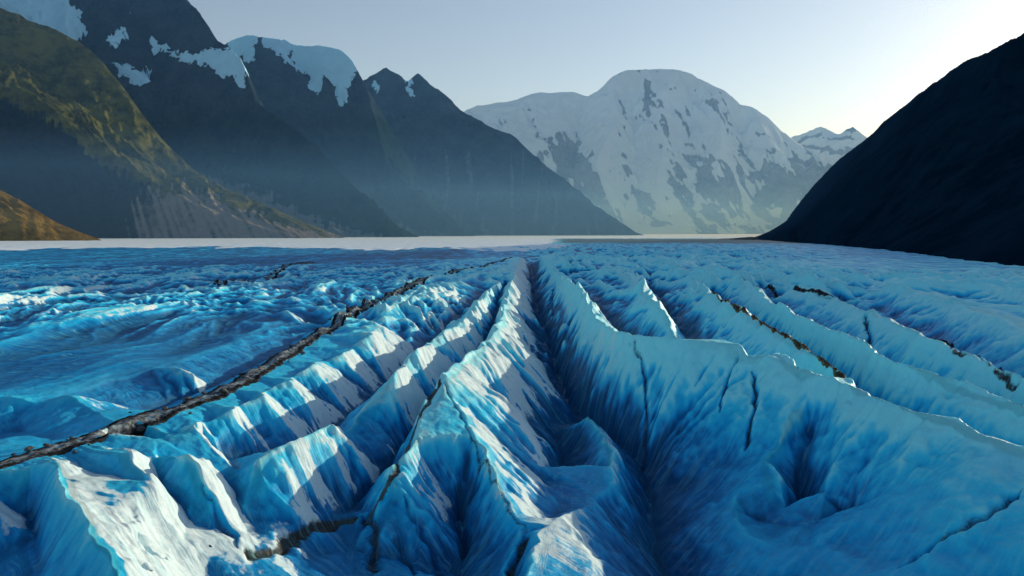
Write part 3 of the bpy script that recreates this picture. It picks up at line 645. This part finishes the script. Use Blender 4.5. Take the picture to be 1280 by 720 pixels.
mountain('white_mountain', lines_with_base(
  Dl((470, 200, 18500), (560, 150, 18000), (585, 136, 17800), (600, 131, 17700), (625, 128, 17600), (640, 127, 17500), (665, 117, 17400), (705, 114, 17200), (720, 116, 17100), (735, 121, 17100), (750, 112, 17100), (765, 97, 17100), (785, 88, 17100), (815, 85, 17100), (835, 87, 17100), (860, 90, 17050), (880, 100, 17000), (905, 113, 16900), (925, 130, 16850), (940, 133, 16800), (960, 147, 16750), (985, 170, 16700), (1010, 185, 16600), (1040, 198, 16500), (1075, 215, 16300), (1130, 250, 16000)),
  Dl((705, 114, 17200), (690, 160, 16300), (670, 210, 15500), (690, 255, 14800), (720, 283, 14300)), Dl((765, 97, 17100), (770, 150, 16200), (745, 200, 15400), (760, 250, 14800), (780, 280, 14400)),
  Dl((815, 85, 17100), (825, 140, 16300), (830, 180, 15800), (820, 230, 15100), (830, 272, 14500)), Dl((880, 100, 17000), (900, 150, 16200), (900, 200, 15500), (890, 250, 14900), (900, 280, 14400)),
  Dl((940, 133, 16800), (965, 185, 16000), (985, 230, 15300), (980, 270, 14700)), Dl((725, 150, 16900), (715, 210, 16000), (730, 265, 15000)), Dl((790, 130, 16900), (795, 200, 15900), (800, 265, 14900)),
  Dl((865, 130, 16800), (862, 200, 15800), (865, 265, 14800)), Dl((925, 170, 16600), (940, 230, 15600), (940, 275, 14800)), Dl((1010, 185, 16600), (1040, 235, 15700), (1030, 275, 15000)),
  Dl((470, 300, 13500), (700, 298, 13600), (900, 298, 13700), (1140, 298, 14500)), Dl((470, 270, 21000), (800, 240, 20500), (1140, 285, 19000))),
  (-.2, .54), (13300, 21200), (520, 640), W_MAT, 'great white snow mountain standing across the head of the valley', amp=120, wl=1300, gully=90, paint=paint_white, noise_seed=160, crest_amp=.2)

def paint_far(x, y, Z, Zs, at): at['snow'][:] = (ridged(x / 900, (y + Z) / 900, 4, 210) < .62).astype(np.float32)
mountain('far_peak', lines_with_base(Dl((950, 215, 20500), (985, 174, 20300), (1000, 168, 20250), (1012, 163, 20200), (1025, 158, 20150), (1037, 162, 20150), (1050, 168, 20100), (1057, 163, 20050), (1065, 159, 20000), (1073, 164, 19950), (1080, 172, 19900), (1110, 190, 19800), (1150, 215, 19500), (1200, 260, 19200)),
  Dl((1025, 158, 20150), (1040, 200, 19000), (1050, 250, 18000)), Dl((950, 296, 17200), (1210, 296, 17300)), Dl((950, 270, 22500), (1210, 285, 21500))),
  (.32, .62), (17100, 22600), (160, 200), W_MAT, 'pair of small jagged far peaks right of the white mountain', amp=90, wl=1000, gully=60, paint=paint_far, noise_seed=170, crest_amp=.25)
mountain('far_snow_peak', lines_with_base(Dl((470, 150, 31000), (520, 128, 30500), (545, 118, 30200), (556, 113, 30000), (566, 118, 29900), (590, 124, 29700), (610, 134, 29500), (660, 160, 29000)), Dl((470, 294, 26000), (670, 294, 26000)), Dl((470, 270, 33500), (670, 280, 32500))),
  (-.2, .04), (25900, 33800), (100, 140), W_MAT, 'faint snow peak far behind the long dark ridge', amp=90, wl=1500, gully=50, paint=lambda x, y, Z, Zs, at: at['snow'].fill(1.0), noise_seed=180, crest_amp=.2)

# dark slope on the right, also beyond the edge of the picture where its unseen crest is shaped to keep the sun off the ice
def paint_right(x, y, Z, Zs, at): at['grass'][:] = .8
crest = [(x, y, z) for x, y, z in Dl((968, 293, 4700), (980, 277, 4500), (1010, 240, 4200), (1040, 207, 3950), (1080, 175, 3600), (1125, 135, 3200), (1170, 102, 2850), (1205, 77, 2600), (1230, 66, 2450), (1255, 55, 2330), (1280, 42, 2200))]
tail = spline([crest[-1], (1530, 2090, 585), (1540, 1980, 525), (1545, 1880, 482), (1545, 1740, 460), (1545, 1600, 451), (1545, 1540, 450), (1545, 1492, 449), (1545, 1460, 441), (1545, 1400, 438), (1600, 1100, 430), (1700, 800, 400), (1900, 400, 360)], 4)[1:]
RIGHT = np.vstack([np.array(crest), tail])
FOOT = spline([at_z(*p) for p in ((967, 297.2, 3), (975, 298.2, 3), (985, 299.6, 3), (1000, 302, 3), (1080, 307, 2), (1190, 321, 2), (1280, 331, 2), (1380, 348, 2), (1500, 372, 2), (1700, 430, 2))])
rlines = [RIGHT, FOOT,
          FOOT * np.array([.97, .97, 1]) - np.array([0, 0, 26]),
          [(2900, 5600, -28), (3300, 3500, -28), (3300, 2000, -28), (3300, 900, -28)], [(1700, 5000, -28), (1400, 4950, -28)]]
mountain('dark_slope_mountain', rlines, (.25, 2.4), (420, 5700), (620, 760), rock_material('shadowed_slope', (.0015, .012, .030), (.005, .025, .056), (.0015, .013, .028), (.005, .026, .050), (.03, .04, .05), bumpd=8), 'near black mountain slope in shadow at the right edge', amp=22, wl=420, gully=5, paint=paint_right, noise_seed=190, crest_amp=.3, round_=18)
# low gravel spit at its foot
SPIT = gravel_material('dark_gravel', (.008, .012, .016), (.018, .022, .026), (.04, .042, .045), .1)
xs, ys = np.meshgrid(np.linspace(1050, 1640, 120), np.linspace(3650, 4350, 60))
hs_ = 15 * np.clip(1 - ((ys - 4000) / 330) ** 2 + .3 * fbm(xs / 120, ys / 120, 3, 301), 0, 1.2) * sstep(1090, 1330, xs) - 2
link('gravel_spit', grid_mesh('gravel_spit', xs, ys, hs_), SPIT, label='low dark gravel spit reaching on to the ice at the foot of the dark slope', kind='structure')

# snow plain beyond the ice
xs, ys = np.meshgrid(np.linspace(-26000, 26000, 160), np.linspace(9150, 40000, 120))
link('snow_plain', grid_mesh('snow_plain', xs, ys, 1.5 + 3 * perlin(xs / 3000, ys / 3000, 300) * sstep(9200, 10500, ys)), NT('snow').out(Base_Color=(.8, .81, .83, 1), Roughness=.8), label='flat snow plain at the head of the valley', kind='structure')

# ------------------------------------------------------------------ haze, sky, sun, camera
def haze(name, x0, x1, y0, y1, z0, z1, dens, label, col=(.17, .46, 1)):
    co = [(x, y, z) for x in (x0, x1) for y in (y0, y1) for z in (z0, z1)]
    me = bpy.data.meshes.new(name); me.from_pydata(co, [], [(0, 1, 3, 2), (4, 6, 7, 5), (0, 4, 5, 1), (2, 3, 7, 6), (0, 2, 6, 4), (1, 5, 7, 3)]); me.update()
    m = bpy.data.materials.new(name); m.use_nodes = True; t = m.node_tree; t.nodes.clear()
    v = t.nodes.new('ShaderNodeVolumeScatter'); v.inputs['Color'].default_value = (*col, 1); v.inputs['Density'].default_value = dens; v.inputs['Anisotropy'].default_value = .1
    o = t.nodes.new('ShaderNodeOutputMaterial'); t.links.new(v.outputs[0], o.inputs['Volume'])
    link(name, me, m, label=label, kind='stuff')
haze('haze', -22000, 22000, 2000, 36000, -60, 2600, 1 / 33000, 'thin blue haze between the mountains')
haze('valley_haze', -22000, 22000, 3000, 36000, -50, 470, 1 / 10500, 'denser pale haze low over the far ice')

w = bpy.data.worlds.new('World'); scene.world = w; w.use_nodes = True
nt = w.node_tree; bg = nt.nodes['Background']
sky = nt.nodes.new('ShaderNodeTexSky'); sky.sky_type = 'NISHITA'; sky.sun_disc = False
sky.sun_elevation = SUN_EL; sky.sun_rotation = SUN_AZ; sky.altitude = 300; sky.air_density = 1.0; sky.dust_density = .6; sky.ozone_density = 1.6
hs = nt.nodes.new('ShaderNodeHueSaturation'); hs.inputs['Saturation'].default_value = .68
nt.links.new(sky.outputs[0], hs.inputs['Color']); tn = nt.nodes.new('ShaderNodeMix'); tn.data_type = 'RGBA'; tn.blend_type = 'MULTIPLY'; tn.inputs[0].default_value = 1; tn.inputs[7].default_value = (.94, .99, 1.06, 1)
nt.links.new(hs.outputs[0], tn.inputs[6]); nt.links.new(tn.outputs[2], bg.inputs['Color']); bg.inputs['Strength'].default_value = .145

sd = bpy.data.lights.new('sun', 'SUN'); sd.energy = 5.0; sd.angle = R(.6); sd.color = (1, .89, .73)
so = bpy.data.objects.new('sun', sd); COL.objects.link(so)
sv = Vector((math.sin(SUN_AZ) * math.cos(SUN_EL), math.cos(SUN_AZ) * math.cos(SUN_EL), math.sin(SUN_EL)))
so.rotation_euler = sv.to_track_quat('Z', 'Y').to_euler(); so.location = (300, 300, 900)

cd = bpy.data.cameras.new('camera'); co = bpy.data.objects.new('camera', cd); COL.objects.link(co)
co.location = (0, 0, CAM_Z); co.rotation_euler = (math.pi / 2 - TP, 0, 0)
cd.sensor_width = 36; cd.lens = 36 * F / 1280; cd.clip_start = .5; cd.clip_end = 90000
scene.camera = co
scene.view_settings.view_transform = 'Standard'; scene.view_settings.look = 'None'; scene.view_settings.exposure = 0
scene.cycles.use_denoising = True; scene.cycles.volume_bounces = 0; scene.cycles.max_bounces = 5
